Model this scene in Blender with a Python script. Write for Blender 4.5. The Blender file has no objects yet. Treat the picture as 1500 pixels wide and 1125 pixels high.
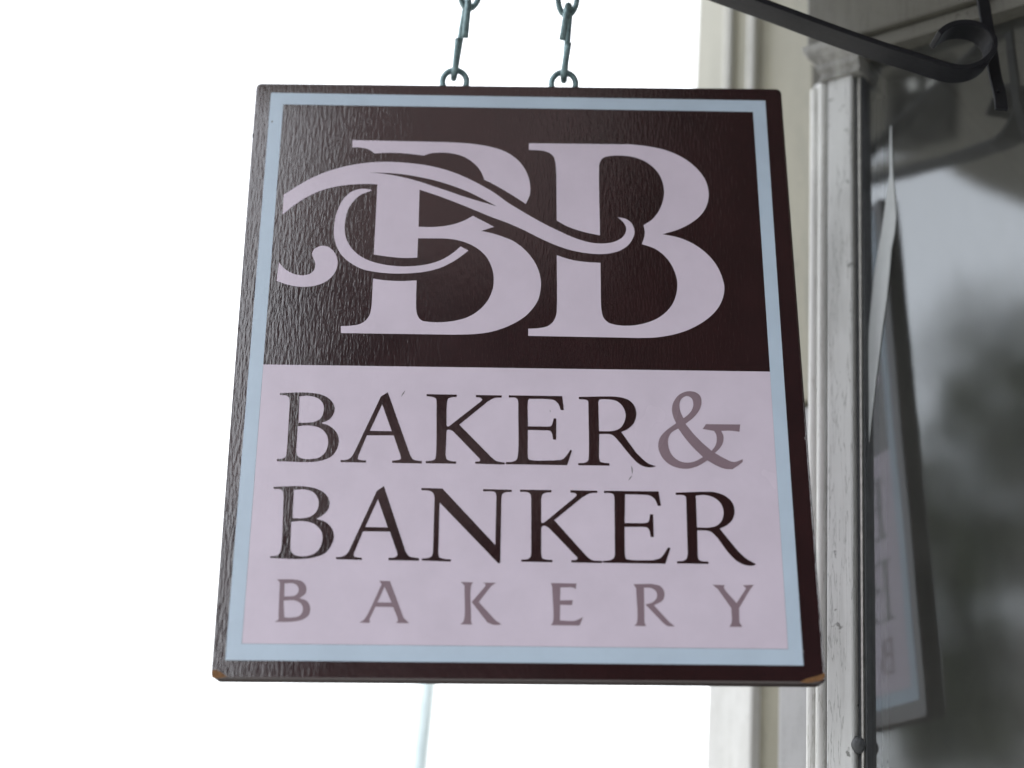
import bpy, bmesh, math, random
from mathutils import Vector, Matrix
random.seed(7)
R = math.radians
scene = bpy.context.scene
col = scene.collection

# ------------------------------------------------------------------ camera
F = 2000.0                      # focal length in pixels of a 1500 px wide frame
CX, CY = 750.0, 562.5
UP_VP = (1225.0, -5593.0)       # where verticals of the building meet
CAM = Vector((0, 0, 1.6))
_up = Vector((UP_VP[0]-CX, UP_VP[1]-CY, F)).normalized()      # world up in camera axes (x right, y down, z ahead)
_z = Vector((0, 0, 1))
_f = (_z - _up*_z.dot(_up)).normalized()
_r = _f.cross(_up).normalized()
if _r.x < 0: _r = -_r
ROT = Matrix((_r, _f, _up))                                    # camera axes -> world

def ray(px, py):
    return (ROT @ Vector((px-CX, py-CY, F))).normalized()
def on_plane(px, py, p0, n):
    d = ray(px, py)
    return CAM + d*((p0-CAM).dot(n)/d.dot(n))
def at_y(px, py, y):
    return on_plane(px, py, Vector((0, y, 0)), Vector((0, 1, 0)))

cam = bpy.data.cameras.new('camera')
co = bpy.data.objects.new('camera', cam); col.objects.link(co)
bx = ROT @ Vector((1, 0, 0)); by = ROT @ Vector((0, -1, 0)); bz = ROT @ Vector((0, 0, -1))
m = Matrix((bx, by, bz)).transposed().to_4x4(); m.translation = CAM
co.matrix_world = m
cam.sensor_width = 36; cam.lens = 36*F/1500
cam.clip_start = 0.02; cam.clip_end = 3000
cam.dof.use_dof = True; cam.dof.focus_distance = 1.72
cam.dof.aperture_fstop = (cam.lens/1000)/0.040
scene.camera = co

# ------------------------------------------------------------------ helpers
def tag(o, label=None, cat=None, group=None, kind=None):
    if label: o['label'] = label
    if cat: o['category'] = cat
    if group: o['group'] = group
    if kind: o['kind'] = kind
    return o
def empty(name, loc, label, cat, group=None, mat=None):
    o = bpy.data.objects.new(name, None); col.objects.link(o)
    if mat is not None: o.matrix_world = mat
    else: o.location = loc
    o.empty_display_size = .05
    return tag(o, label, cat, group)
def link(name, me, mat, parent=None, smooth=False):
    o = bpy.data.objects.new(name, me); col.objects.link(o)
    if mat: me.materials.append(mat)
    if parent: o.parent = parent
    if smooth:
        for p in me.polygons: p.use_smooth = True
    return o
def mesh(name, vs, fs):
    me = bpy.data.meshes.new(name)
    me.from_pydata([tuple(v) for v in vs], [], fs); me.update()
    bm = bmesh.new(); bm.from_mesh(me); bmesh.ops.recalc_face_normals(bm, faces=bm.faces); bm.to_mesh(me); bm.free()
    return me
def bevel_mesh(me, w, seg=2, angle=30):
    bm = bmesh.new(); bm.from_mesh(me)
    es = [e for e in bm.edges if len(e.link_faces) == 2 and e.calc_face_angle(0) > R(angle)]
    bmesh.ops.bevel(bm, geom=es, offset=w, segments=seg, affect='EDGES', profile=.5, clamp_overlap=True)
    bm.to_mesh(me); bm.free(); return me
def box_mesh(name, lo, hi, bev=0):
    x0, y0, z0 = lo; x1, y1, z1 = hi
    vs = [(x0,y0,z0),(x1,y0,z0),(x1,y1,z0),(x0,y1,z0),(x0,y0,z1),(x1,y0,z1),(x1,y1,z1),(x0,y1,z1)]
    me = mesh(name, vs, [(0,1,2,3),(4,5,6,7),(0,1,5,4),(1,2,6,5),(2,3,7,6),(3,0,4,7)])
    return bevel_mesh(me, bev) if bev else me
def prism_mesh(name, pts, z0, z1, bev=0):
    n = len(pts)
    vs = [(x, y, z0) for x, y in pts] + [(x, y, z1) for x, y in pts]
    fs = [tuple(range(n)), tuple(range(n, 2*n))] + [(i, (i+1) % n, n+(i+1) % n, n+i) for i in range(n)]
    me = mesh(name, vs, fs)
    return bevel_mesh(me, bev) if bev else me
def tube_mesh(name, pts, rad, seg=14, closed=False):
    pts = [Vector(p) for p in pts]; n = len(pts); vs = []; fs = []
    t0 = (pts[1]-pts[0]).normalized()
    nrm = t0.orthogonal().normalized()
    for i, p in enumerate(pts):
        if closed: t = (pts[(i+1) % n]-pts[i-1]).normalized()
        else: t = (pts[min(i+1, n-1)]-pts[max(i-1, 0)]).normalized()
        nrm = (nrm - t*nrm.dot(t)).normalized(); b = t.cross(nrm)
        r = rad[i] if isinstance(rad, (list, tuple)) else rad
        for k in range(seg):
            a = 2*math.pi*k/seg
            vs.append(p + (nrm*math.cos(a)+b*math.sin(a))*r)
    m_ = n if closed else n-1
    for i in range(m_):
        for k in range(seg):
            a, b = i*seg+k, i*seg+(k+1) % seg
            c, d = ((i+1) % n)*seg+(k+1) % seg, ((i+1) % n)*seg+k
            fs.append((a, b, c, d))
    if not closed:
        fs.append(tuple(range(seg))); fs.append(tuple(range((n-1)*seg, n*seg)))
    return mesh(name, vs, fs)
def strip_mesh(name, pts, wdir, half_w, thick, bev=.0012):
    """flat bar swept along pts; wdir = direction of the bar's width"""
    pts = [Vector(p) for p in pts]; n = len(pts); vs = []; fs = []
    w = wdir.normalized()
    for i, p in enumerate(pts):
        t = (pts[min(i+1, n-1)]-pts[max(i-1, 0)]).normalized()
        u = t.cross(w).normalized()
        for a, b in ((-1, -1), (1, -1), (1, 1), (-1, 1)):
            vs.append(p + w*half_w*a + u*thick*.5*b)
    for i in range(n-1):
        for k in range(4):
            fs.append((i*4+k, i*4+(k+1) % 4, (i+1)*4+(k+1) % 4, (i+1)*4+k))
    fs.append((0, 1, 2, 3)); fs.append(tuple(range((n-1)*4, n*4)))
    return bevel_mesh(mesh(name, vs, fs), bev, 2, 50)
def catmull(P, sub):
    """centripetal Catmull-Rom through an open run of points"""
    if len(P) == 2: return [P[0]]
    Q = [P[0]*2-P[1]] + P + [P[-1]*2-P[-2]]
    out = []
    for i in range(1, len(Q)-2):
        p0, p1, p2, p3 = Q[i-1:i+3]
        d = lambda a, b: max((b-a).length, 1e-9)**.5
        t0 = 0; t1 = t0+d(p0, p1); t2 = t1+d(p1, p2); t3 = t2+d(p2, p3)
        for k in range(sub):
            t = t1+(t2-t1)*k/sub
            a1 = p0*((t1-t)/(t1-t0))+p1*((t-t0)/(t1-t0))
            a2 = p1*((t2-t)/(t2-t1))+p2*((t-t1)/(t2-t1))
            a3 = p2*((t3-t)/(t3-t2))+p3*((t-t2)/(t3-t2))
            b1 = a1*((t2-t)/(t2-t0))+a2*((t-t0)/(t2-t0))
            b2 = a2*((t3-t)/(t3-t1))+a3*((t-t1)/(t3-t1))
            out.append(b1*((t2-t)/(t2-t1))+b2*((t-t1)/(t2-t1)))
    return out
def smooth3(P, sub=8):
    P = [Vector(p) for p in P]
    return catmull(P, sub)+[P[-1]] if len(P) > 2 else P

# ------------------------------------------------------------------ materials
def new_mat(name):
    mt = bpy.data.materials.new(name); mt.use_nodes = True
    nt = mt.node_tree; b = nt.nodes['Principled BSDF']
    return mt, nt, b
def N(nt, typ, **kw):
    n = nt.nodes.new(typ)
    for k, v in kw.items():
        if k in n.inputs: n.inputs[k].default_value = v
        else: setattr(n, k, v)
    return n
def coords(nt, scale=(1, 1, 1), kind='Object'):
    tc = N(nt, 'ShaderNodeTexCoord'); mp = N(nt, 'ShaderNodeMapping')
    mp.inputs['Scale'].default_value = scale
    nt.links.new(tc.outputs[kind], mp.inputs['Vector']); return mp.outputs['Vector']
def noise(nt, vec, scale, detail=4, rough=.55):
    n = N(nt, 'ShaderNodeTexNoise', Scale=scale, Detail=detail, Roughness=rough)
    nt.links.new(vec, n.inputs['Vector']); return n.outputs['Fac']
def ramp(nt, fac, stops):
    r = N(nt, 'ShaderNodeValToRGB'); e = r.color_ramp.elements
    while len(e) < len(stops): e.new(.5)
    for k, (p, c) in enumerate(stops):
        e[k].position = p; e[k].color = (*c, 1) if len(c) == 3 else c
    nt.links.new(fac, r.inputs['Fac']); return r.outputs['Color']
def bump(nt, h, b, strength=.5, dist=.001):
    n = N(nt, 'ShaderNodeBump', Strength=strength, Distance=dist)
    nt.links.new(h, n.inputs['Height']); nt.links.new(n.outputs['Normal'], b.inputs['Normal']); return n
def mixc(nt, fac, a, c, mode='MIX'):
    mx = N(nt, 'ShaderNodeMix', data_type='RGBA', blend_type=mode)
    for key, v in (('Factor', fac), ('A', a), ('B', c)):
        ins = [i for i in mx.inputs if i.name == key and (i.type == 'RGBA' or (key == 'Factor' and i.type == 'VALUE'))][0]
        if hasattr(v, 'is_output'): nt.links.new(v, ins)
        else: ins.default_value = (*v, 1) if isinstance(v, tuple) else v
    return [o for o in mx.outputs if o.type == 'RGBA'][0]
def math_node(nt, op, a, b=0.0):
    n = N(nt, 'ShaderNodeMath', operation=op)
    for i, v in enumerate((a, b)):
        if hasattr(v, 'is_output'): nt.links.new(v, n.inputs[i])
        else: n.inputs[i].default_value = v
    return n.outputs[0]

def sign_paint(name, c, rough=.2, var=.06, bstr=.55, ior=1.5):
    """gloss paint over vertically brushed / rippled ground"""
    mt, nt, b = new_mat(name)
    v1 = coords(nt, (300, 64, 1)); n1 = noise(nt, v1, 1.0, 2.5, .5)
    v2 = coords(nt, (900, 420, 1)); n2 = noise(nt, v2, 1.0, 2, .5)
    v3 = coords(nt, (1, 1, 1)); n3 = noise(nt, v3, 14, 5, .6); n4 = noise(nt, coords(nt, (9, 5, 9)), 1.0, 3)
    h = math_node(nt, 'ADD', n1, math_node(nt, 'MULTIPLY', n2, .16))
    bump(nt, h, b, bstr, .00075)
    dk = tuple(x*(1-var*2) for x in c); lt = tuple(min(1, x*(1+var)) for x in c)
    colr = ramp(nt, n3, [(.3, dk), (.7, lt)])
    nt.links.new(colr, b.inputs['Base Color'])
    rr = ramp(nt, n4, [(.3, (rough*.75,)*3), (.7, (rough*1.25,)*3)])
    nt.links.new(rr, b.inputs['Roughness'])
    b.inputs['IOR'].default_value = ior
    return mt
BROWN = sign_paint('brown sign paint', (.026, .0075, .0085), .11, .12, .25, 2.1)
PINK = sign_paint('pale pink sign paint', (.69, .605, .70), .22, .03, .12)
BLUE = sign_paint('pale blue sign paint', (.53, .635, .745), .22, .03, .12)
MAUVE = sign_paint('mauve sign paint', (.26, .187, .217), .24, .03, .3)
def simple(name, c, rough=.5, metal=0.0, nscale=30, var=.12, bstr=.2, bd=.001):
    mt, nt, b = new_mat(name)
    v = coords(nt); n = noise(nt, v, nscale, 6, .6)
    nt.links.new(ramp(nt, n, [(.25, tuple(x*(1-var) for x in c)), (.75, tuple(min(1, x*(1+var)) for x in c))]), b.inputs['Base Color'])
    b.inputs['Roughness'].default_value = rough; b.inputs['Metallic'].default_value = metal
    bump(nt, n, b, bstr, bd); return mt
WOOD = simple('bare chipped wood', (.19, .088, .028), .7, 0, 220, .4, .6, .001)
SCUFF = simple('dark scuff', (.16, .15, .15), .6)
STEEL = simple('galvanised steel', (.20, .28, .29), .45, .8, 160, .45, .25, .0006)
IRON = simple('black painted iron', (.008, .008, .0105), .5, 0, 120, .3, .35, .0008)
IRON.node_tree.nodes['Principled BSDF'].inputs['Specular IOR Level'].default_value = .3
DARKGAP = simple('dark rubber channel', (.06, .063, .066), .45, 0, 60, .3, .3)
ALU = simple('thin metal glazing bead', (.42, .41, .38), .35, .8, 90, .3, .2)
LAMPGREY = simple('dull grey lamp metal', (.13, .125, .11), .5, .2, 40, .2)
LAMPDARK = simple('dark lamp dish', (.02, .02, .019), .5, .2, 40, .2)
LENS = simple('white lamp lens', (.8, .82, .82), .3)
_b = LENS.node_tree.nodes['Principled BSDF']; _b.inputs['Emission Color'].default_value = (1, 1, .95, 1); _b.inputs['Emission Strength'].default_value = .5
STRIPW = simple('matt white strip', (.55, .575, .575), .85, 0, 40, .05, .3)

EDGE = simple('dull painted board edge', (.032, .022, .021), .8, 0, 90, .3, .3)
EDGE.node_tree.nodes['Principled BSDF'].inputs['Specular IOR Level'].default_value = .06
def old_paint(name, c, dirt=(.10, .10, .085), amount=.5, streak=1.0):
    """aged gloss paint on wood: vertical brush grain, stains, a few chips"""
    mt, nt, b = new_mat(name)
    v = coords(nt, (1, 1, 1)); vg = coords(nt, (320, 320, 9)); vs = coords(nt, (26, 26, 3.2*streak)); vl = coords(nt, (9, 9, 5))
    grain = noise(nt, vg, 1.0, 4); stain = noise(nt, vs, 1.0, 7, .65); big = noise(nt, vl, 1.0, 4)
    spots = noise(nt, v, 55, 3, .5)
    base = ramp(nt, big, [(.3, tuple(x*.86 for x in c)), (.7, c)])
    base = mixc(nt, ramp(nt, grain, [(.35, (.0,)*3), (.8, (.22,)*3)]), base, tuple(x*.72 for x in c))
    base = mixc(nt, ramp(nt, stain, [(.52, (0,)*3), (.86-.14*amount, (amount,)*3)]), base, dirt)
    base = mixc(nt, ramp(nt, spots, [(.70, (0,)*3), (.76, (.75,)*3)]), base, tuple(x*.8 for x in dirt))
    crk = noise(nt, coords(nt, (60, 60, 4.5)), 1.0, 5, .6)
    base = mixc(nt, ramp(nt, crk, [(.488, (0,)*3), (.5, (.55,)*3), (.512, (0,)*3)]), base, dirt)
    nt.links.new(base, b.inputs['Base Color'])
    b.inputs['Roughness'].default_value = .42
    h = math_node(nt, 'ADD', math_node(nt, 'MULTIPLY', grain, .35), math_node(nt, 'ADD', stain, spots))
    bump(nt, h, b, .5, .0016); return mt
POSTW = old_paint('worn grey white gloss paint', (.60, .605, .59), amount=.4)
CREAM = old_paint('aged cream paint', (.245, .23, .165), (.09, .09, .065), .7)
CREAML = old_paint('lighter cream paint', (.40, .39, .32), (.16, .155, .12), .5)
CREAMD = old_paint('dirty shaded cream paint', (.19, .18, .15), (.08, .075, .06), .75, .6)  # base darkened for the shade under the overhang, with dirt on top
WHITEP = old_paint('old white paint', (.66, .66, .63), (.25, .24, .2), .3)
LINT = old_paint('stained shaded timber paint', (.135, .13, .108), (.06, .055, .045), .8, .5)  # overhang shade put into the base tone, stains over it

def glass_mat():
    mt = bpy.data.materials.new('window glass'); mt.use_nodes = True
    nt = mt.node_tree; nt.nodes.clear()
    out = N(nt, 'ShaderNodeOutputMaterial'); mx = N(nt, 'ShaderNodeMixShader')
    tr = N(nt, 'ShaderNodeBsdfTransparent'); tr.inputs['Color'].default_value = (.95, .97, .97, 1)
    gl = N(nt, 'ShaderNodeBsdfGlossy', Roughness=.058); gl.inputs['Color'].default_value = (.93, .97, 1, 1)
    fr = N(nt, 'ShaderNodeFresnel', IOR=2.5)
    v = coords(nt, (3.0, 3.0, 1.6)); n = noise(nt, v, 1.0, 2)
    bp = N(nt, 'ShaderNodeBump', Strength=.35, Distance=.004); nt.links.new(n, bp.inputs['Height'])
    nt.links.new(bp.outputs['Normal'], gl.inputs['Normal'])
    nt.links.new(fr.outputs[0], mx.inputs[0]); nt.links.new(tr.outputs[0], mx.inputs[1]); nt.links.new(gl.outputs[0], mx.inputs[2])
    # thin film of dust
    df = N(nt, 'ShaderNodeBsdfDiffuse'); df.inputs['Color'].default_value = (.42, .42, .385, 1)
    m2 = N(nt, 'ShaderNodeMixShader'); vd = coords(nt, (14, 14, 5)); nd = noise(nt, vd, 1.0, 8, .7)
    nt.links.new(ramp(nt, nd, [(.3, (.045,)*3), (.8, (.11,)*3)]), m2.inputs[0])
    nt.links.new(mx.outputs[0], m2.inputs[1]); nt.links.new(df.outputs[0], m2.inputs[2])
    nt.links.new(m2.outputs[0], out.inputs['Surface']); return mt
GLASS = glass_mat()

# ------------------------------------------------------------------ the hanging sign
vup = Vector((759-CX, -4882-CY, F)).normalized()               # sign's up in camera axes
u = Vector((1, .0121, 0)); u = (u - vup*u.dot(vup)).normalized()
U = (ROT @ u).normalized(); V = (ROT @ vup).normalized(); Nn = U.cross(V).normalized()
if Nn.dot(ray(CX, CY)) > 0: Nn = -Nn
SC = CAM + ray(759, 565)*1.70
SM = Matrix((U, V, Nn)).transposed().to_4x4(); SM.translation = SC
def sgn(px, py):
    p = on_plane(px, py, SC, Nn) - SC
    return Vector((p.dot(U), p.dot(V)))
FR = {'T1': (400, 180, .24), 'T2': (720, 180, .24), 'T3': (400, 300, .24), 'T4': (720, 300, .24), 'T5': (390, 555, .24),
      'T6': (740, 555, .24), 'T7': (390, 690, .24), 'T8': (750, 690, .24), 'PX': (0, 0, 1),
      'CR': (1040, 880, .13333), 'CL': (290, 880, .13333)}
def loop(s):
    fr = FR['PX']; pts = []
    for tok in s.split():
        if tok in FR: fr = FR[tok]; continue
        c = tok[0] == 'c'; x, y = (float(k) for k in tok.lstrip('c').split(','))
        pts.append((c, sgn(fr[0]+x*fr[2], fr[1]+y*fr[2])))
    assert pts[0][0], s
    pts.append(pts[0]); out = []; run = [pts[0][1]]
    for c, p in pts[1:]:
        run.append(p)
        if c: out += catmull(run, 7); run = [p]
    return out
def flat(name, loops, z, thick, mat, parent):
    cu = bpy.data.curves.new(name, 'CURVE'); cu.dimensions = '2D'; cu.fill_mode = 'BOTH'; cu.extrude = thick/2
    for L in loops:
        sp = cu.splines.new('POLY'); sp.points.add(len(L)-1)
        for k, p in enumerate(L): sp.points[k].co = (p.x, p.y, 0, 1)
        sp.use_cyclic_u = True
    t = bpy.data.objects.new('t', cu); col.objects.link(t)
    dg = bpy.context.evaluated_depsgraph_get(); dg.update()
    me = bpy.data.meshes.new_from_object(t.evaluated_get(dg))
    bpy.data.objects.remove(t); bpy.data.curves.remove(cu)
    me.materials.clear(); me.name = name
    me.transform(Matrix.Translation((0, 0, z+thick/2)))
    return link(name, me, mat, parent)

sign = empty('hanging_sign', None, 'square brown, pink and pale blue bakery sign hanging from two chains beside the window', 'sign', mat=SM)
# board
Q = [sgn(375, 121), sgn(1144.5, 129.5), sgn(1210.5, 1002), sgn(308, 994.5)]
def rounded(inset, rad):
    out = []
    for i in range(4):
        p = Q[i]; a = (Q[i-1]-p).normalized(); b = (Q[(i+1) % 4]-p).normalized()
        c = p + (a+b)*(rad); r_ = rad-inset
        a0 = math.atan2(-b.y, -b.x); a1 = math.atan2(-a.y, -a.x)
        d = (a1-a0+math.pi) % (2*math.pi)-math.pi
        for k in range(7):
            t = a0+d*k/6; out.append(c+Vector((math.cos(t), math.sin(t)))*r_)
    return out
TH = .030; vs = []; fs = []; rings = [(.0026, 0), (.0011, -.0005), (.0003, -.0014), (0, -.003), (0, -TH+.003), (.0008, -TH+.0008), (.0026, -TH)]
for ins, z in rings: vs += [(p.x, p.y, z) for p in rounded(ins, .0075)]
n = 28
for j in range(len(rings)-1):
    for k in range(n): fs.append((j*n+k, j*n+(k+1) % n, (j+1)*n+(k+1) % n, (j+1)*n+k))
fs.append(tuple(range(n))); fs.append(tuple(range((len(rings)-1)*n, len(rings)*n)))
bme = mesh('board', vs, fs); bo = link('board', bme, BROWN, sign)
bme.materials.append(EDGE)
for p in bme.polygons:
    if abs(p.normal.z) < .6 and p.center.z < -.002: p.material_index = 1
T = .00022
flat('border', [loop('PX c397,136 c1121,147.5 c1177,975 c330,967'), loop('PX c415,153 c1103,164 c1154.5,951 c354,943')], .0001, T, BLUE, sign)
flat('lower_panel', [loop('PX c385.8,534 c1127.8,544.5 c1154.2,950.6 c354.4,942.6')], .00005, T, PINK, sign)

ZD = .0001; ZP = .0003
mono = [
 # left B: upper bowl
 ['T1 c484,106 c1050,118 1180,125 1270,136 1340,150 1410,173 1473,210 1528,268 1561,340 1570,400 1565,445 c1543,495 1433,425 1333,368 c1290,348 1270,300 1240,260 1200,227 1150,201 1080,185 1010,182 960,187 c920,200 840,190 760,184 690,183 c620,187 600,172 570,158 530,151 c484,150'],
 # swash, stem, lower bowl
 ['T1 c65,440 150,385 250,330 350,291 450,264 550,247 650,239 750,240 850,248 950,262 1050,286 1150,322 1250,370 1350,427 T2 100,487 200,548 300,605 400,655 500,700 600,730 680,737 750,726 800,698 821,660 818,630 800,602 c770,577 815,585 850,608 868,640 872,672 860,710 830,750 780,781 720,797 650,801 570,794 480,776 390,746 300,706 200,656 100,612 T1 1333,575 1200,520 1100,480 1000,443 c894,408 c888,635 980,636 1060,628 1130,611 1180,590 c1220,568 c1349,635 c1270,660 1350,678 1430,706 T2 140,726 200,772 250,830 285,895 301,965 T4 300,510 288,570 260,622 210,677 150,717 80,750 0,775 T3 1265,786 1190,791 c1100,793 c414,783 c414,741 480,738 530,728 565,706 590,670 601,620 605,560 c610,451 680,461 780,466 c876,462 c873,560 874,640 884,680 905,705 950,715 1030,717 1110,708 1190,685 1260,641 1310,585 1339,520 1347,460 1340,400 1310,330 1260,276 1190,236 1120,215 1060,207 c885,205 c880,323 800,325 700,316 c615,304 T1 c637,376 560,373 480,377 380,390 290,415 200,457 120,510 c58,561',
  'T1 c583,303 700,306 800,315 900,332 1000,355 1100,386 1200,425 1290,470 c1367,511 1280,485 1180,455 1080,421 980,388 880,355 780,330 680,312'],
 # curl round the stem
 ['T1 c606,412 570,403 520,406 470,427 430,465 400,520 380,580 371,650 375,710 395,770 430,820 480,860 550,894 640,912 740,920 840,918 930,908 1020,885 1110,840 c1193,780 c1145,755 1090,800 1020,840 940,864 850,875 760,875 660,862 580,838 520,805 475,760 448,710 437,650 442,590 458,530 490,480 535,440'],
 # ball curl
 ['T1 c36,852 70,890 120,920 180,931 228,920 253,893 258,858 246,825 238,802 250,773 288,753 330,755 370,785 392,830 391,880 366,930 320,970 250,995 170,1001 90,988 c22,965'],
 # right B
 ['T2 c228,125 c850,132 960,145 1070,170 1170,215 1250,277 1305,350 1325,430 1315,500 1280,560 1220,610 1140,651 c1042,680 1150,703 1250,750 1330,815 1385,890 1415,970 T4 1421,510 1410,575 1375,640 1310,702 1220,755 1120,790 1000,810 c900,813 c224,800 c224,757 290,753 340,742 375,715 394,675 399,620 c398,308 470,332 560,348 c665,355 c667,560 671,640 684,690 715,720 770,735 850,738 930,725 1010,695 1075,645 1115,585 1133,510 1130,450 1105,380 1060,316 1000,270 c918,240 930,205 935,165 c928,125 T2 980,590 1020,540 1045,480 1053,420 1040,350 1005,290 945,240 870,210 790,200 720,203 680,215 660,245 656,290 c662,687 560,665 470,635 c398,597 c396,320 390,245 378,205 350,182 310,170 c228,165'],
]
for k, L in enumerate(mono):
    flat('letter' if k in (0, 1, 4) else 'flourish', [loop(s) for s in L], ZD, T, PINK, sign)
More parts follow.
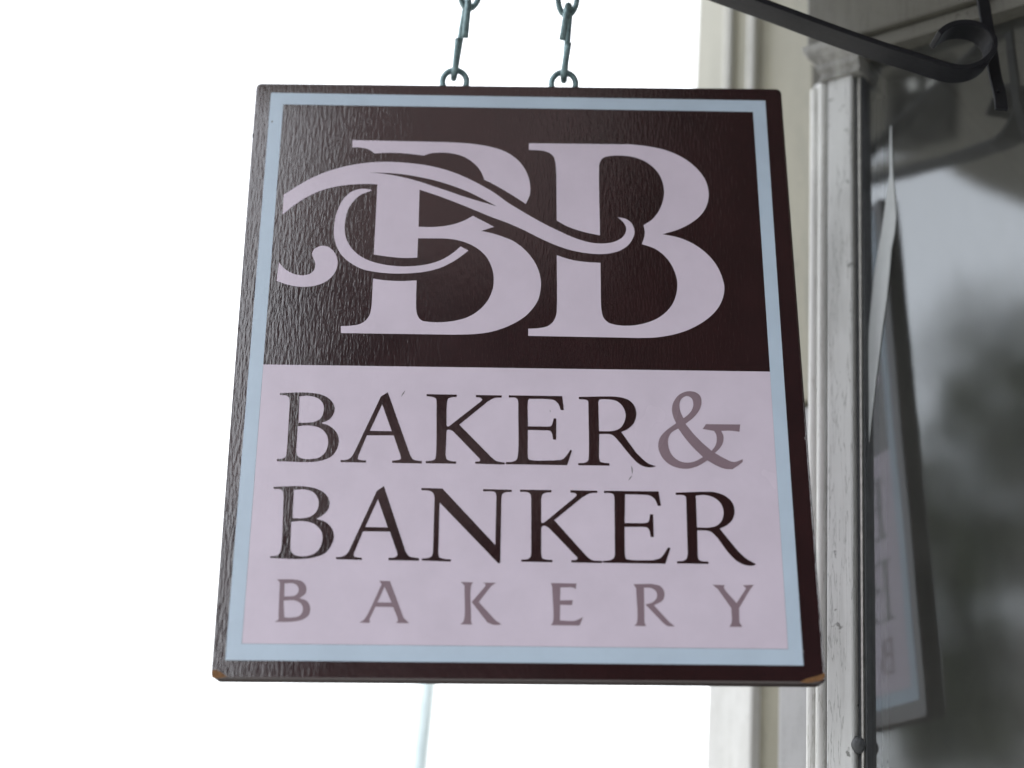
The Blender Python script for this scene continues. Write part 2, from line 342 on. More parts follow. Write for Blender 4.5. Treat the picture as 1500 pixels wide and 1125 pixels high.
letters = [
 # BAKER
 ['T5 c84,88 c200,83 270,86 340,98 390,127 416,170 412,210 385,248 c335,270 390,290 430,330 443,378 430,432 395,475 330,500 250,508 c66,502 c66,490 100,487 118,475 124,450 c143,160 140,117 125,103 c84,98', 'T5 c203,107 250,103 310,116 345,148 352,190 335,238 300,261 250,268 c196,268', 'T5 c192,289 260,284 330,301 368,340 378,388 365,440 330,477 270,490 215,485 188,466 c183,430'],
 ['T5 c742,82 c878,465 895,491 920,499 c949,502 c949,516 c768,513 c768,500 800,497 821,489 c819,466 c778,345 c614,345 c562,470 560,490 580,497 c609,498 c609,511 c454,508 c454,496 490,494 515,482 c535,455 c700,108', 'T5 c708,155 c766,320 c632,318'],
 ['T5 c979,94 c1163,97 c1163,110 1130,113 1110,122 1103,147 c1100,283 1108,292 c1122,285 c1308,140 1318,127 1305,115 c1279,112 c1279,99 c1437,102 c1437,114 1390,118 c1350,140 c1178,280 c1375,480 1405,502 c1455,511 c1455,523 c1275,518 c1275,506 1303,503 c1305,490 c1140,320 1120,311 1104,313 c1100,330 c1094,465 1103,492 1130,502 c1159,505 c1159,518 c974,515 c974,502 1010,499 1030,490 1036,460 c1040,150 1035,120 1015,110 c979,106'],
 ['T6 c22,101 c348,106 c358,190 c340,191 325,155 300,131 260,124 c146,122 140,130 c138,290 c250,292 280,288 289,270 c296,242 c312,242 c311,371 c292,371 285,332 275,318 c250,314 c138,312 c137,460 143,490 170,498 c300,498 350,491 375,467 c396,435 c408,437 c378,527 c4,521 c4,509 45,506 68,495 77,470 c80,150 75,125 60,115 c22,114'],
 ['T6 c449,111 c590,108 680,110 750,128 788,165 800,215 786,268 750,305 c708,325 c800,452 850,500 880,520 c921,533 890,540 850,536 810,515 770,475 c700,390 665,351 640,338 c574,337 c572,480 580,505 600,512 c636,516 c636,530 c446,527 c446,515 485,512 505,500 510,470 c508,160 505,135 490,127 c449,124', 'T6 c568,140 575,128 620,125 680,136 718,170 735,220 725,268 700,302 660,318 c572,320'],
 # ampersand
 ['T6 c1450,491 c1450,507 c1420,530 c1386,552 1340,549 1290,530 c1234,498 1180,530 1120,548 1060,545 1000,521 955,475 934,415 942,365 967,330 1005,298 c1043,272 1025,230 1017,185 1028,140 1060,99 1110,77 1160,82 1190,106 1198,145 1185,190 1150,235 c1100,275 c1150,337 1200,388 c1260,440 1284,405 1291,370 1287,340 c1274,318 c1205,306 c1225,277 c1434,279 c1430,323 1370,316 c1318,318 1332,350 1327,395 1308,425 c1280,453 1340,487 1395,508', 'T6 c1088,241 1068,195 1064,150 1080,118 1110,105 1138,120 1148,155 1138,192 1115,220', 'T6 c1056,303 1015,328 995,368 998,420 1020,468 1060,500 1110,512 1160,503 c1207,478 1140,412 1095,358'],
 # BANKER
 ['T7 c45,97 c170,92 240,95 310,110 360,139 386,185 379,230 350,265 c305,293 360,310 400,350 413,400 398,450 360,500 300,525 220,536 c24,531 c24,520 60,517 80,505 90,480 c106,160 102,125 88,112 c45,109', 'T7 c168,115 230,112 285,128 315,165 320,210 303,252 265,280 215,289 c160,288', 'T7 c152,310 220,305 290,322 335,365 344,412 330,465 295,503 240,520 180,515 152,492 c147,460'],
 ['T7 c718,92 c850,490 872,520 c933,533 c933,547 c746,544 c746,530 785,527 800,514 c798,495 c755,370 c591,368 c535,500 535,520 555,527 c583,530 c583,543 c426,538 c426,526 465,522 490,508 c505,488 c675,122', 'T7 c682,171 c742,345 c604,342'],
 ['T7 c947,104 c1075,107 c1398,452 c1405,155 1398,132 1380,125 c1324,124 c1324,111 c1498,115 c1498,128 1460,130 1440,142 c1435,170 c1428,562 c1415,563 c1058,192 c1050,500 1056,525 1080,535 c1126,540 c1126,553 c949,546 c949,534 990,530 1010,519 c1018,490 c1027,165 1020,137 1000,122 c947,117'],
 ['T8 c49,114 c241,117 c241,130 205,133 185,145 c178,170 c178,309 185,318 c200,312 c385,160 394,145 383,135 c356,132 c356,118 c521,121 c521,133 475,137 c430,160 c257,300 c455,520 490,544 c550,549 c550,562 c362,558 c362,545 395,541 c400,530 c225,347 203,335 185,338 c178,350 c178,505 185,532 210,541 c246,543 c246,557 c56,553 c56,541 95,538 112,525 c117,495 c117,170 112,142 95,130 c49,127'],
 ['T8 c561,121 c894,125 c909,212 c890,213 870,171 840,150 800,145 c690,142 c687,318 c800,319 830,312 838,295 c842,265 c861,265 c865,403 c847,403 838,362 825,346 c800,341 c687,341 c688,505 696,535 725,543 c860,545 905,531 930,502 c951,467 c967,470 c936,566 c556,560 c556,548 600,544 622,530 c628,500 c625,170 620,145 605,136 c561,134'],
 ['T8 c999,132 c1150,127 1230,129 1300,152 1345,195 1358,245 1346,295 1312,330 c1267,352 c1380,490 1430,535 c1490,569 1470,577 1430,576 1380,555 1330,510 c1255,410 1222,377 1195,365 c1130,362 c1133,515 1140,540 1160,550 c1199,553 c1199,567 c1007,564 c1007,551 1045,548 1065,535 c1072,505 c1063,180 1060,158 1045,148 c999,146', 'T8 c1121,150 1180,147 1240,167 1278,205 1291,255 1280,303 1250,333 1205,345 c1129,345'],
 # BAKERY
 ['T7 c66,661 c160,661 215,672 243,704 240,745 c203,777 250,795 268,833 260,877 225,905 165,918 c52,921 75,905 c75,880 c83,700 82,680', 'T7 c112,686 165,685 193,705 197,735 175,760 c110,766', 'T7 c106,791 170,789 212,810 224,845 205,882 150,895 c110,893'],
 ['T7 c690,670 c755,672 c838,895 c872,929 c792,927 803,915 c775,830 c667,828 c630,905 632,918 c633,927 c570,925 600,903 c704,692', 'T7 c722,706 c765,803 c678,802'],
 ['T7 c1188,677 c1262,680 1250,700 c1250,918 c1257,937 c1185,936 1205,915 c1210,700'],
 ['T7 c1254,800 c1338,702 1335,688 c1320,682 c1401,683 c1372,702 c1297,800 c1400,912 c1437,937 1390,939 c1350,925'],
 ['T8 c237,684 c393,687 c389,723 375,712 c295,710 c293,790 c371,789 c366,818 c293,816 c292,912 380,915 405,906 c433,892 c412,943 c237,941 250,920 c245,710'],
 ['T8 c741,691 c850,689 905,703 930,742 920,788 c866,820 c960,922 c993,948 950,946 c925,930 c814,815 860,800 884,770 880,737 850,715 c805,712 c808,925 c819,947 c746,945 762,925 c757,715'],
 ['T8 c1224,694 c1300,697 1292,710 c1370,806 c1428,717 c1409,697 c1476,695 1455,720 c1385,837 c1388,925 c1406,951 c1327,951 1340,925 c1338,837 c1257,722'],
]
for k, L in enumerate(letters):
    mt = MAUVE if (k == 5 or k >= 12) else BROWN
    flat('letter', [loop(s) for s in L], ZP, T, mt, sign)
# wear
for s in ('T5 c848,70 c840,90 c823,110 c830,92', 'T6 c768,530 778,550 c776,585 772,560', 'T6 c775,590 765,608 c752,622 760,603', 'T6 c272,188 c277,195 c274,207', 'PX c397.5,177.5 c399.5,177 c399.8,179.2 c397.8,179.6', 'PX c1175,953 c1177.5,952.4 c1177,956 c1175.2,955.5',
          'PX c369.5,196 c371.6,195.6 c371,201 c369,201.6', 'PX c1178,640 c1179.6,640.4 c1180,645 c1178.6,644'):
    flat('scuff', [loop(s)], ZP+.00002, .00008, SCUFF, sign)
flat('chipped_corner', [loop('CR c985,893 1060,858 1130,838 1200,818 c1262,788 c1263,835 c1235,872 1150,892 1080,902')], .00003, .0001, WOOD, sign)['label'] = 'bare orange wood showing at a chipped corner'
flat('chipped_corner', [loop('CL c152,762 c205,758 250,785 c322,832 c250,848 170,850 c150,838')], .00003, .0001, WOOD, sign)['label'] = 'bare wood showing at a chipped corner'

# the back carries the same print
BK = Matrix.Translation((0, 0, -TH)) @ Matrix.Rotation(math.pi, 4, 'Y')
BK = Matrix.Translation((2*(Q[0].x+Q[1].x+Q[2].x+Q[3].x)/4, 0, 0)) @ BK
for o in [o for o in sign.children if o.name.split('.')[0] in ('border', 'lower_panel', 'letter', 'flourish')]:
    c = o.copy(); col.objects.link(c); c.parent = sign; c.matrix_parent_inverse = Matrix(); c.matrix_local = BK
# eye screws (in sign axes) : rings standing on the top edge
def px_depth(px, py, d):
    return CAM + ray(px, py)*d
SMi = SM.inverted()
def loc(p): return SMi @ p
topn = .5*(loc(CAM+ray(665, 124)*1)+loc(CAM+ray(665, 124)*1))
ztop = -.0075
def eye(px, top_px):
    c2 = sgn(px, top_px)
    c = Vector((c2.x, c2.y+.0115, ztop)); rr = .0165
    pts = [c+Vector((math.cos(a)*rr, math.sin(a)*rr*.98, math.sin(a)*.003)) for a in [2*math.pi*k/40 for k in range(40)]]
    o = link('eye_ring', tube_mesh('eye_ring', pts, .0043, 14, True), STEEL, sign, True)
    link('screw_shank', tube_mesh('screw_shank', [c+Vector((0, -rr, 0)), c+Vector((0, -rr-.014, 0))], .003, 12), STEEL, o, True)
    return SM @ c, rr
e1, rr = eye(665.5, 126); e2, _ = eye(826, 129)

# ------------------------------------------------------------------ chains
def open_link(b, t, lat, wire, w, shift):
    """elongated link from b (bottom) to t (top), seen nearly edge on, its near leg cut in the middle"""
    ax = t-b; L = ax.length; ax = ax/L
    view = ((b+t)/2-CAM).normalized()
    side = ax.cross(view).normalized(); 
    dep = side.cross(ax).normalized()
    if dep.dot(view) > 0: dep = -dep                     # towards the camera
    wd = (dep*math.cos(lat)+side*math.sin(lat)).normalized(); ld = ax.cross(wd)
    r = w/2; mid = L*.5; pts = []
    def P(x, y, s): pts.append(b+ax*y+wd*x+ld*s)
    k0 = mid+.0012
    for k in range(5): P(r, k0+(L-r-k0)*k/4, shift*(1-k/4*.6))
    for k in range(1, 12):
        a = math.pi*k/12; P(r*math.cos(a), L-r+r*math.sin(a), shift*.4*(1-k/12))
    for k in range(7): P(-r, (L-r)+(2*r-L)*k/6, 0)
    for k in range(1, 12):
        a = math.pi+math.pi*k/12; P(r*math.cos(a), r+r*math.sin(a), -shift*.4*k/12)
    k1 = mid-.0012
    for k in range(5): P(r, r+(k1-r)*k/4, -shift*(.4+k/4*.6))
    return tube_mesh('link', pts, wire, 14)
def ring_link(c, axis_up, side, half_l, half_w, wire):
    pts = []
    for k in range(48):
        a = 2*math.pi*k/48
        pts.append(c+side*half_w*math.cos(a)+axis_up*half_l*math.sin(a))
    return tube_mesh('link', pts, wire, 14, True)
def chain(e, p_top, p_ring, label, shift, lat):
    d0 = (e-CAM).length
    b = e + (SM.to_3x3() @ Vector((0, rr-.0033, 0))) - Vector((0, 0, 1))*.008
    t = px_depth(*p_top, d0+.020)
    root = empty('chain', b, label, 'chain', 'short chains holding the sign')
    bl = open_link(b, t, lat, .0046, .027, shift); bl.transform(Matrix.Translation(-b))
    link('link', bl, STEEL, root, True)
    c = px_depth(*p_ring, d0+.03); up = (t-b).normalized()
    sd = (ROT @ Vector((1, .05, .25))).normalized(); sd = (sd-up*sd.dot(up)).normalized()
    rl = ring_link(c+up*.008, up, sd, .025, .0135, .0043); rl.transform(Matrix.Translation(-b))
    link('link', rl, STEEL, root, True)
    c2 = c+up*.052
    ol = open_link(c2-up*.026, c2+up*.05, lat, .0044, .026, shift); ol.transform(Matrix.Translation(-b))
    link('link', ol, STEEL, root, True)
    return c2+up*.05
h1 = chain(e1, (684.5, 1), (688, -6), 'left steel chain over the two linked letters, leaning to the right', .0044, -.06)
h2 = chain(e2, (834, 8), (831, 4), 'right steel chain with a thin open link, nearly upright above the sign', -.0044, .10)

# ------------------------------------------------------------------ shopfront frame of reference
G0 = at_y(1257, 85, 1.745); ZH = G0.z                               # head of the window, left end
d2 = ray(1500, 13); G1 = CAM + d2*((ZH-CAM.z)/d2.z)
g = Vector((G1.x-G0.x, G1.y-G0.y, 0)).normalized()                # along the glass, to the right / nearer
nrm = Vector((g.y, -g.x, 0))
if nrm.dot(CAM-G0) < 0: nrm = -nrm                                # towards the street
print('glass dir', g, 'normal', nrm, 'head z', ZH, 'dist', (CAM-G0).dot(nrm))
GB = Vector((G0.x, G0.y, 0))
SFM = Matrix((g, -nrm, Vector((0, 0, 1)))).transposed().to_4x4(); SFM.translation = GB
# local axes of the shopfront: x along the glass, y into the shop (street is -y), z up
SFi = SFM.inverted()
def s_at(px, off=0.0, py=562):
    """local x of the point where the pixel ray meets the vertical plane local y = off"""
    p0 = GB - nrm*off
    return (SFi @ on_plane(px, py, p0, nrm)).x
shop = empty('shopfront', None, 'weathered cream and white timber shopfront with a tall window pane', 'shopfront', mat=SFM)
def sbox(name, lo, hi, mat, bev=.002, parent=None):
    return link(name, box_mesh(name, lo, hi, bev), mat, parent or shop)
XR = 2.6
# post (mullion) right against the glass
xp1 = s_at(1249, -.008); xp0 = s_at(1211, -.008)
ZT = 3.05
def profile(name, pts, z0, z1, mat, bev=.0015):
    return link(name, prism_mesh(name, pts, z0, z1, bev), mat, shop)
profile('post', [(xp0, -.008), (xp1, -.008), (xp1, .10), (xp0, .10)], 0, ZH-.012, POSTW, .003)
# quarter round beads on the left side of the post
def bead(name, cx, cy, r, z0, z1, mat):
    pts = [(cx+r*math.cos(2*math.pi*k/20), cy+r*math.sin(2*math.pi*k/20)) for k in range(20)]
    return link(name, prism_mesh(name, pts, z0, z1), mat, shop, False)
xb = s_at(1203, -.006)
b1 = bead('bead', xb, -.002, .0075, 0, ZH-.03, WHITEP)
xb2 = s_at(1193, .006)
b2 = bead('bead', xb2, .007, .0085, 0, ZH-.03, WHITEP)
profile('post_return', [(xb2-.006, .012), (xp0, .001), (xp0, .10), (xb2-.006, .10)], 0, ZH-.016, POSTW, .002)
CAPM = old_paint('crusted grey paint', (.36, .355, .33), (.07, .068, .058), .95, .4)
# capital above the post: two stepped blocks of crusted paint
xc0 = s_at(1181, -.03, 90); xc1 = s_at(1252, -.03, 90)
zc = ZH
def capital():
    prof = [(-.004, -.008), (.004, -.016), (.012, -.020), (.022, -.028), (.032, -.040), (.050, -.044)]
    vs = []; fs = []
    for (e, zz) in [(.004, -.03), (.0, -.02), (.006, -.012), (.006, -.004), (.014, .004), (.020, .014), (.022, .024)]:
        vs += [(xc0+.016-e, -.012-e, zc+zz), (xc1, -.012-e, zc+zz), (xc1, .08, zc+zz), (xc0+.016-e, .08, zc+zz)]
    for j in range(6):
        for k in range(4): fs.append((j*4+k, j*4+(k+1) % 4, (j+1)*4+(k+1) % 4, (j+1)*4+k))
    fs += [(0, 1, 2, 3), (24, 25, 26, 27)]
    return bevel_mesh(mesh('capital', vs, fs), .0015)
link('capital', capital(), CAPM, shop)
# channel, glazing bead, pane
xg0 = s_at(1264, 0)
sbox('glazing_channel', (xp1+.0005, .004, 0), (xg0+.001, .05, ZH), DARKGAP, .001)
sbox('glazing_bead', (s_at(1259, .0), -.001, .0), (s_at(1262.3, .0), .004, ZH-.01), ALU, .0008)
kb = (SFi @ on_plane(1254.5, 1091, GB+nrm*.006, nrm))
kn = [(.0, .0095), (.003, .0095), (.0065, .008), (.009, .005), (.0102, 0.0008)]
vs = []; fs = []
for j, (dy, r) in enumerate(kn):
    for k in range(20):
        a = 2*math.pi*k/20; vs.append((kb.x+r*math.cos(a), .0-dy+.006-.006, kb.z+r*1.15*math.sin(a)))
for j in range(len(kn)-1):
    for k in range(20): fs.append((j*20+k, j*20+(k+1) % 20, (j+1)*20+(k+1) % 20, (j+1)*20+k))
fs += [tuple(range(20)), tuple(range(80, 100))]
link('stud', mesh('stud', vs, fs), DARKGAP, shop, True)
vs = [(xg0, .018, .45), (XR, .018, .45), (XR, .018, ZH), (xg0, .018, ZH)]
link('pane', mesh('pane', vs, [(0, 1, 2, 3)]), GLASS, shop)
# lintel boards
sbox('lintel', (xc0-.004, -.022, ZH+.0245), (XR, .09, ZH+.16), LINT, .004)
sbox('lintel', (xp1+.003, -.010, ZH+.0005), (XR, .09, ZH+.0235), LINT, .003)
sbox('fascia', (xc0-.004, -.030, ZH+.163), (XR, .09, 3.16), CREAMD, .004)
sbox('stall_riser', (xg0, .0, 0), (XR, .12, .45), POSTW, .004)
# wall to the left, stepping back : plan profile read in pixel columns
def wp(px, y): # local point on ray through px at world depth y (at mid height)
    p = SFi @ at_y(px, 562, y*.93); return (p.x, p.y)
wall_pts = [wp(1187, 2.12), wp(1150, 2.2), wp(1106, 2.3)]
def panel(name, px0, y0, px1, y1, mat, z0=0, z1=4.6, th=.06, bev=.003):
    a = Vector(wp(px0, y0)); b = Vector(wp(px1, y1)); d = (b-a).normalized()
    nn = Vector((-d.y, d.x)); mid = (a+b)/2
    camL = SFi @ CAM
    if nn.dot(Vector((camL.x, camL.y))-mid) > 0: nn = -nn
    return link(name, prism_mesh(name, [tuple(a), tuple(b), tuple(b+nn*th), tuple(a+nn*th)], z0, z1, bev), mat, shop)
ZM = (on_plane(1100, 562, Vector((0, 1.95, 0)), Vector((0, 1, 0)))).z
panel('wall_board', 1201, 2.13, 1104, 2.29, CREAM, ZM)
c = wp(1092, 2.285); bead('bead', c[0], c[1], .0085, ZM, 4.6, WHITEP)
panel('wall_board', 1088, 2.33, 1055, 2.40, CREAM, ZM)
c = wp(1054, 2.385); bead('bead', c[0], c[1], .0075, ZM, 4.6, WHITEP)
panel('corner_board', 1052, 2.45, 1000, 2.56, CREAML, ZM)
# lower storey of the pilaster
LILAC = old_paint('pale lilac grey paint', (.42, .42, .42), (.2, .2, .19), .3)
panel('pilaster_base', 1203, 2.16, 1146, 2.22, LILAC, 0, ZM-.004)
panel('wall_board', 1150, 2.30, 1104, 2.36, CREAM, 0, ZM-.004)
panel('pilaster_base', 1109, 2.33, 1049, 2.46, WHITEP, 0, ZM-.004)
# ------------------------------------------------------------------ inside of the shop
INW = simple('interior plaster', (.12, .115, .10), .8, 0, 8, .2)
HDR = old_paint('interior header paint', (.28, .27, .23), (.10, .095, .08), .5)
FLR = simple('interior timber floor', (.06, .045, .035), .5, 0, 12, .4)
sbox('interior_wall', (-.14, 2.6, 0), (XR+.5, 2.7, 3.0), INW, 0)
sbox('interior_wall', (XR+.4, .13, 0), (XR+.5, 2.598, 3.0), INW, 0)
sbox('interior_wall', (-.14, .135, .101), (-.09, 2.598, 2.989), INW, 0)
sbox('interior_floor', (-.14, .13, .06), (XR+.5, 2.6, .1), FLR, 0)
sbox('interior_ceiling', (-.14, .10, 2.99), (XR+.5, 2.7, 3.05), INW, 0)
# ------------------------------------------------------------------ white strip laid on the pane where a pale streak shows
def inside(px, py, off):
    return SFi @ on_plane(px, py, GB-nrm*off, nrm)
OFF = .0163
rows = [(184, 1304.0, 1305.6), (200, 1303.4, 1306.0), (230, 1303, 1307), (255, 1303, 1308), (275, 1300, 1310), (295, 1297, 1312), (318, 1294, 1313), (340, 1291, 1311), (365, 1286, 1306),
        (400, 1280, 1303), (440, 1276, 1299), (480, 1272, 1293), (520, 1269, 1288), (560, 1266, 1283), (620, 1262, 1276), (680, 1258, 1270), (760, 1252, 1264)]
vs = []; fs = []; M_ = 9
for py, x0, x1 in rows:
    for k in range(M_):
        t = k/(M_-1); p = inside(x0+(x1-x0)*t, py, OFF)
        vs.append((p.x, p.y - .0002*math.sin(t*math.pi*3.0), p.z))
for j in range(len(rows)-1):
    for k in range(M_-1): fs.append((j*M_+k, j*M_+k+1, (j+1)*M_+k+1, (j+1)*M_+k))
me = mesh('pane_strip', vs, fs)
cur = link('white_strip', me, STRIPW, None, True)
md = cur.modifiers.new('s', 'SOLIDIFY'); md.thickness = .0008
cur.matrix_world = SFM
tag(cur, 'narrow white strip at the left edge of the window glass', 'cloth')

# ------------------------------------------------------------------ round lamp hung under the overhang, facing the glass (seen mirrored)
LO = .70
def lp(px, py):
    q = inside(px, py, LO); return Vector((q.x, .036-LO, q.z))
a = lp(1297, 124); b_ = lp(1404, 199); pc = lp(1357, 163)
lamp = empty('wall_lamp', None, 'round dark lamp on a square plate seen mirrored at the top of the window', 'lamp', mat=SFM @ Matrix.Translation(pc))
link('backplate', box_mesh('backplate', (a.x-pc.x, -.016, b_.z-pc.z), (b_.x-pc.x, .0, a.z-pc.z+.03), .004), LAMPGREY, lamp)
rp = [(.0, .067), (.012, .067), (.02, .064), (.022, .055), (.012, .050), (.012, .038), (.02, .032), (.02, .001)]
vs = []; fs = []; sg = 36
for dy, r in rp:
    for k in range(sg):
        t = 2*math.pi*k/sg; vs.append((r*math.cos(t), dy, r*math.sin(t)))
for j in range(len(rp)-1):
    for k in range(sg): fs.append((j*sg+k, j*sg+(k+1) % sg, (j+1)*sg+(k+1) % sg, (j+1)*sg+k))
fs += [tuple(range(sg)), tuple(range((len(rp)-1)*sg, len(rp)*sg))]
link('dish', mesh('dish', vs, fs), LAMPDARK, lamp, True)
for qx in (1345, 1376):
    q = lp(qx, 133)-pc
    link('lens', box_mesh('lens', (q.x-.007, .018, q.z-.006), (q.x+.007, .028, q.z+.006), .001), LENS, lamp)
link('bracket_arm', box_mesh('bracket_arm', (-.02, -.012, a.z-pc.z+.028), (.02, -.004, 3.171-pc.z), .001), LAMPGREY, lamp)

# ------------------------------------------------------------------ bracket
_sf = (SFi @ CAM); BY = on_plane(1434, -40, GB+nrm*.034, nrm).y - .027
print('BY', BY, 'sign', SC, 'top', SM @ Vector((0, Q[0].y, 0)))
def bp(px, py, y=BY): return at_y(px, py, y)
W = Vector((0, 1, 0))
brace_px = [(850, -84), (940, -52), (1050, -11), (1133, 19), (1233, 56), (1300, 79), (1345, 93), (1375, 103), (1398, 108), (1420, 106), (1438, 97), (1449, 83), (1450, 68), (1441, 54), (1427, 46), (1410, 43), (1392, 45), (1379, 51), (1370, 59)]
base = bp(1440, -110)
iron = empty('sign_bracket', base, 'black wrought iron sign bracket with a scrolled brace over the window', 'bracket')
def ilink(name, me):
    me.transform(Matrix.Translation(-base)); return link(name, me, IRON, iron)
ilink('brace', strip_mesh('brace', smooth3([bp(*p) for p in brace_px], 5), W, .0185, .0075))
strap_px = [(1424, -115, 0), (1440, 0, 0), (1452, 75, 0), (1458, 112, 0), (1463, 132, -.002), (1466, 148, -.007), (1467, 161, -.016)]
sp = smooth3([bp(x, y, BY+.0240+d) for x, y, d in strap_px], 6)
ilink('strap', strip_mesh('strap', sp, Vector((1, 0, 0)), .0085, .0045))
BZ = bp(1438, -62).z
ilink('top_bar', strip_mesh('top_bar', [Vector((bp(520, -112).x, BY, BZ)), Vector((bp(1432, -62).x, BY, BZ))], W, .0125, .007))
sc = bp(1462, 134, BY+.0200)
ilink('screw_head', tube_mesh('screw_head', [sc, sc+Vector((0, -.003, 0))], [.0026, .0018], 12))
ilink('hook', tube_mesh('hook', [h1-Vector((0, 0, .004)), Vector((h1.x, BY, BZ-.003))], .003, 10))
ilink('hook', tube_mesh('hook', [h2-Vector((0, 0, .004)), Vector((h2.x, BY, BZ-.003))], .003, 10))

# ------------------------------------------------------------------ overhang above the shopfront (seen mirrored in the glass)
ZS = 3.17
pg = GB - nrm*(-.0) - nrm*.018
def mirror(p): return p - nrm*(2*(p-pg).dot(nrm))
def refl(px, py, z):
    d = ray(px, py); q = CAM + d*((z-CAM.z)/d.z); return SFi @ mirror(q)
for tpx in ((1262, 235), (1303, 199), (1352, 222), (1262, 277), (1375, 240), (1500, 305)):
    q = refl(*tpx, ZS); print('overhang', tpx, tuple(round(k, 3) for k in q))
OVM = old_paint('soffit paint', (.40, .38, .32), (.2, .19, .16), .5)
def rp2(px, py): q = refl(px, py, ZS); return (q.x, q.y)
A_, B_, C_, D_, E_ = rp2(1258, 233), rp2(1303, 199), rp2(1352, 222), rp2(1375, 240), rp2(1500, 305)
pE = Vector(E_); pD = Vector(D_); ext = pE + (pE-pD)*1.2
soff = [(-.20, .09), A_, B_, C_, D_, E_, (E_[0]+.05, E_[1]-.11), (.11, -1.0), (.45, -.36), (XR, -.36), (XR, .09)]
print(soff)
link('soffit', prism_mesh('soffit', soff, ZS, ZS+.02), OVM, shop)
link('bay_sun_block', prism_mesh('bay_sun_block', soff, ZS+.0205, 8.5), CREAML, shop)  # unseen bay mass carried up to block sun and sky
sbox('upper_sun_block', (xc0-.004, .0905, 3.162), (5.0, 6.0, 8.6), CREAML, 0)  # unseen upper storey, added to keep the sun off the sign
F1, F2 = rp2(1254, 279), rp2(1254, 262)
link('soffit_beam', prism_mesh('soffit_beam', [F1, D_, C_, F2], ZS+.003, ZS+.016), OVM, shop)

# ------------------------------------------------------------------ street
ASPH = simple('asphalt', (.05, .05, .052), .9, 0, 3, .25, .4, .01)
PAVE = simple('concrete pavement', (.42, .41, .38), .85, 0, 5, .15, .3, .005)
gr = link('ground', mesh('ground', [(-900, -900, 0), (900, -900, 0), (900, 900, 0), (-900, 900, 0)], [(0, 1, 2, 3)]), ASPH); tag(gr, kind='structure')
pv = link('pavement', box_mesh('pavement', (-40, -2.4, 0), (40, 30, .12)), PAVE); tag(pv, kind='structure')
for me_o in (pv,): me_o.location.z = -.12+.004

# pole far behind the sign
pb = at_y(613, 1125, 2.62); pt = at_y(628, 985, 2.64)
k = (pt-pb)/(pt.z-pb.z)
p0 = pb - k*pb.z; p1 = pb + k*(2.35-pb.z)
PALE = simple('pale blue pole paint', (.78, .93, .95), .4)
pole = empty('street_pole', p0, 'thin pale blue pole standing behind the sign, blurred against the sky', 'pole')
link('shaft', tube_mesh('shaft', [Vector((0, 0, 0)), (p1-p0)], [.018, .018], 14), PALE, pole, True)
link('cap', tube_mesh('cap', [(p1-p0), (p1-p0)+Vector((0, 0, .012))], [.021, .015], 14), PALE, pole, True)

# ------------------------------------------------------------------ across the street: trees mirrored in the glass, unseen houses shaped for the sign's gloss
LEAF = simple('dark foliage', (.04, .058, .022), .7, 0, 2.5, .4, .1)
BARK = simple('bark', (.07, .055, .045), .9, 0, 20, .3, .6, .01)
def tree(x, y, h, r, label, seed):
    rnd = random.Random(seed)
    t = empty('street_tree', (x, y, 0), label, 'tree', 'street trees mirrored in the window')
    vs = []; fs = []
    tr = [Vector((0, 0, 0)), Vector((.1, .05, h*.25)), Vector((.0, .1, h*.5)), Vector((.1, 0, h*.8))]
    me = tube_mesh('trunk', smooth3(tr, 4), [.17-.012*i for i in range(13)], 10); link('trunk', me, BARK, t, True)
    clumps = []
    for i in range(24):
        a = rnd.uniform(0, 6.28); q = rnd.random()**.5; z = rnd.uniform(.35, .97)
        w = r*(1-abs(z-.6)*1.35)*q
        clumps.append((Vector((math.cos(a)*w, math.sin(a)*w, h*z)), r*rnd.uniform(.22, .42)))
    for c_, cr in clumps:
        for i in range(100):
            v = Vector((rnd.gauss(0, 1), rnd.gauss(0, 1), rnd.gauss(0, 1))).normalized()*cr*rnd.random()**.4
            p = c_+v; s = rnd.uniform(.06, .13)
            e1_ = Vector((rnd.gauss(0, 1), rnd.gauss(0, 1), rnd.gauss(0, 1))).normalized(); e2_ = e1_.orthogonal().normalized()
            j = len(vs); vs += [p-e1_*s, p+e2_*s*.5, p+e1_*s, p-e2_*s*.5]; fs.append((j, j+1, j+2, j+3))
    me = bpy.data.meshes.new('crown'); me.from_pydata([tuple(v) for v in vs], [], fs); me.update()
    link('crown', me, LEAF, t)
# directions in which the glass looks
def glass_dir(px, py):
    d = ray(px, py); return d - nrm*(2*d.dot(nrm))
for i, (px, dist, h, r, lb) in enumerate([
        (1500, 15, 7.8, 2.4, 'tallest dark tree mirrored at the right side of the window'),
        (1465, 19, 9.0, 1.6, 'second dark tree mirrored in the window, right of the sky gap'),
        (1340, 16, 7.9, 1.4, 'dark bushy tree mirrored in the window, left of the sky gap'),
        (1405, 22, 7.6, 2.2, 'low dark tree mirrored below the sky gap in the window'),
        (1600, 17, 9.4, 2.8, 'wide dark tree mirrored at the right edge of the photo')]):
    d = glass_dir(px, 500); o = on_plane(px, 500, pg, nrm); dh = Vector((d.x, d.y, 0)).normalized()
    p = o+dh*dist; tree(p.x, p.y, h, r, lb, 10+i)
HOUSE = simple('brown render', (.02, .018, .017), .85, 0, 3, .2)
HOUSE.node_tree.nodes['Principled BSDF'].inputs['Specular IOR Level'].default_value = .05
WIN = simple('dark window', (.012, .014, .016), .6)
WIN.node_tree.nodes['Principled BSDF'].inputs['Specular IOR Level'].default_value = .05
ROOF = simple('roof slate', (.05, .05, .055), .7, 0, 6, .3)
BROWNH = simple('lighter brown render', (.13, .108, .108), .85, 0, 3, .25)  # tone raised to lift the gloss across the middle of the sign
BROWNH.node_tree.nodes['Principled BSDF'].inputs['Specular IOR Level'].default_value = .05
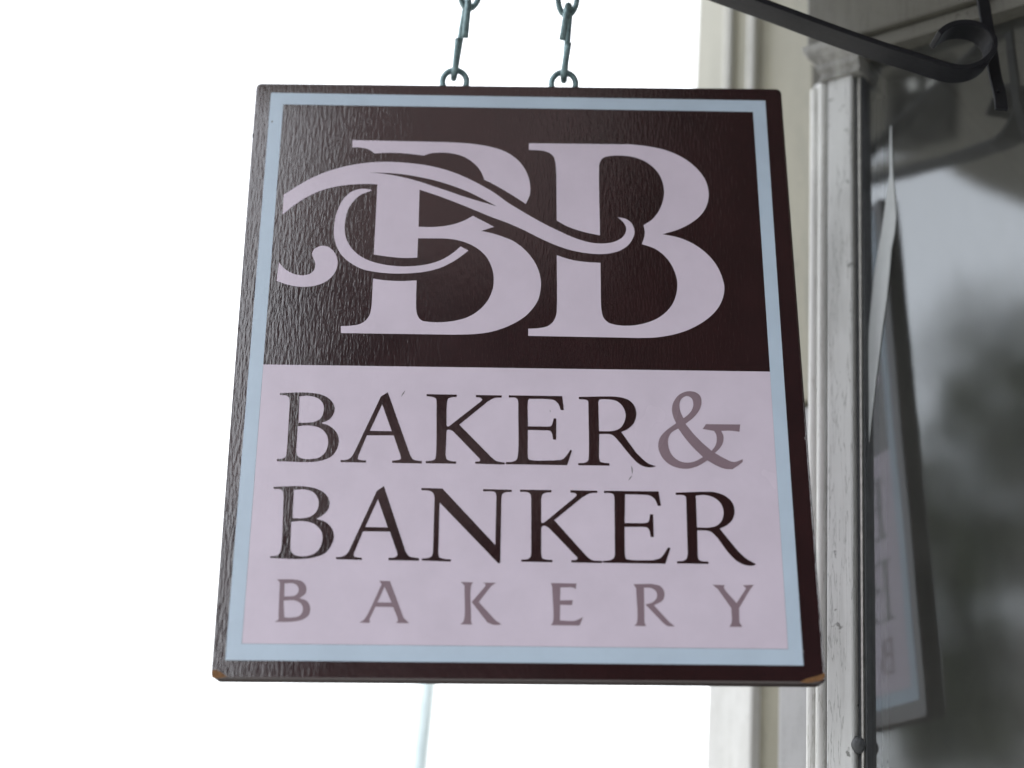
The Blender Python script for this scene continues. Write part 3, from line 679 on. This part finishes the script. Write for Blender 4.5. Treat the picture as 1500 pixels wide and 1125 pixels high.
PALEH = simple('pale render', (.52, .50, .47), .85, 0, 3, .2)
def house(x0, x1, y, h, label, wm=None):  # unseen; edges, heights and tones chosen to shape the gloss on the sign
    hs = empty('unseen_house', ((x0+x1)/2, y, 0), label, 'house', 'unseen houses shaped for the sign gloss'); w = (x1-x0)/2
    link('wall', box_mesh('wall', (-w, -6, 0), (w, 0, h), .02), wm or HOUSE, hs)
    link('roof', box_mesh('roof', (-w-.15, -6.2, h), (w+.15, .2, h+.25), .03), ROOF, hs)
    for fl in range(3 if w > 1 else 0):
        for k in range(3):
            xx = -w+w*2*(k+.5)/3
            link('window', box_mesh('window', (xx-.5, -.02, 1+fl*2.9), (xx+.5, .03, 2.8+fl*2.9), .01), WIN, hs)
house(-3.5, .02, -11.0, 15.0, 'unseen tall house across the street, edge and tone set for the sign gloss', BROWNH)
house(.70, 14.0, -11.0, 20.0, 'unseen wide dark house across the street, set to darken the right of the sign gloss')
house(-2.5, 5.0, -18.5, 26.0, 'unseen pale building added behind the gap to put a faint sheen on the sign', PALEH)
house(.035, .685, -11.6, 7.2, 'unseen low dark block added in the gap to end the sheen lower on the sign')

# ------------------------------------------------------------------ light
w = bpy.data.worlds.new('World'); scene.world = w; w.use_nodes = True
nt = w.node_tree; bg = nt.nodes['Background']
sky = N(nt, 'ShaderNodeTexSky', sky_type='NISHITA'); sky.sun_disc = False
SUN_EL, SUN_AZ = R(42), R(58)        # azimuth clockwise from +Y
sky.sun_elevation = SUN_EL; sky.sun_rotation = SUN_AZ
sky.air_density = 1.0; sky.dust_density = 4.0; sky.ozone_density = 1.0
hs = N(nt, 'ShaderNodeHueSaturation', Saturation=.30, Value=1.0)
nt.links.new(sky.outputs[0], hs.inputs['Color']); cloud = mixc(nt, .62, hs.outputs[0], (5.6, 5.75, 6.0)); nt.links.new(cloud, bg.inputs['Color'])
bg.inputs['Strength'].default_value = .15
sl = bpy.data.lights.new('sun', 'SUN'); sl.energy = .8; sl.angle = R(15); sl.color = (1, .97, .93)
so = bpy.data.objects.new('sun', sl); col.objects.link(so)
dirv = Vector((math.sin(SUN_AZ)*math.cos(SUN_EL), math.cos(SUN_AZ)*math.cos(SUN_EL), math.sin(SUN_EL)))
so.rotation_euler = (-dirv).to_track_quat('-Z', 'Y').to_euler(); so.location = dirv*30

scene.view_settings.view_transform = 'Standard'; scene.view_settings.look = 'None'
scene.view_settings.exposure = 1.8; scene.view_settings.gamma = 1
scene.cycles.use_denoising = True
scene.cycles.max_bounces = 8; scene.cycles.transparent_max_bounces = 8
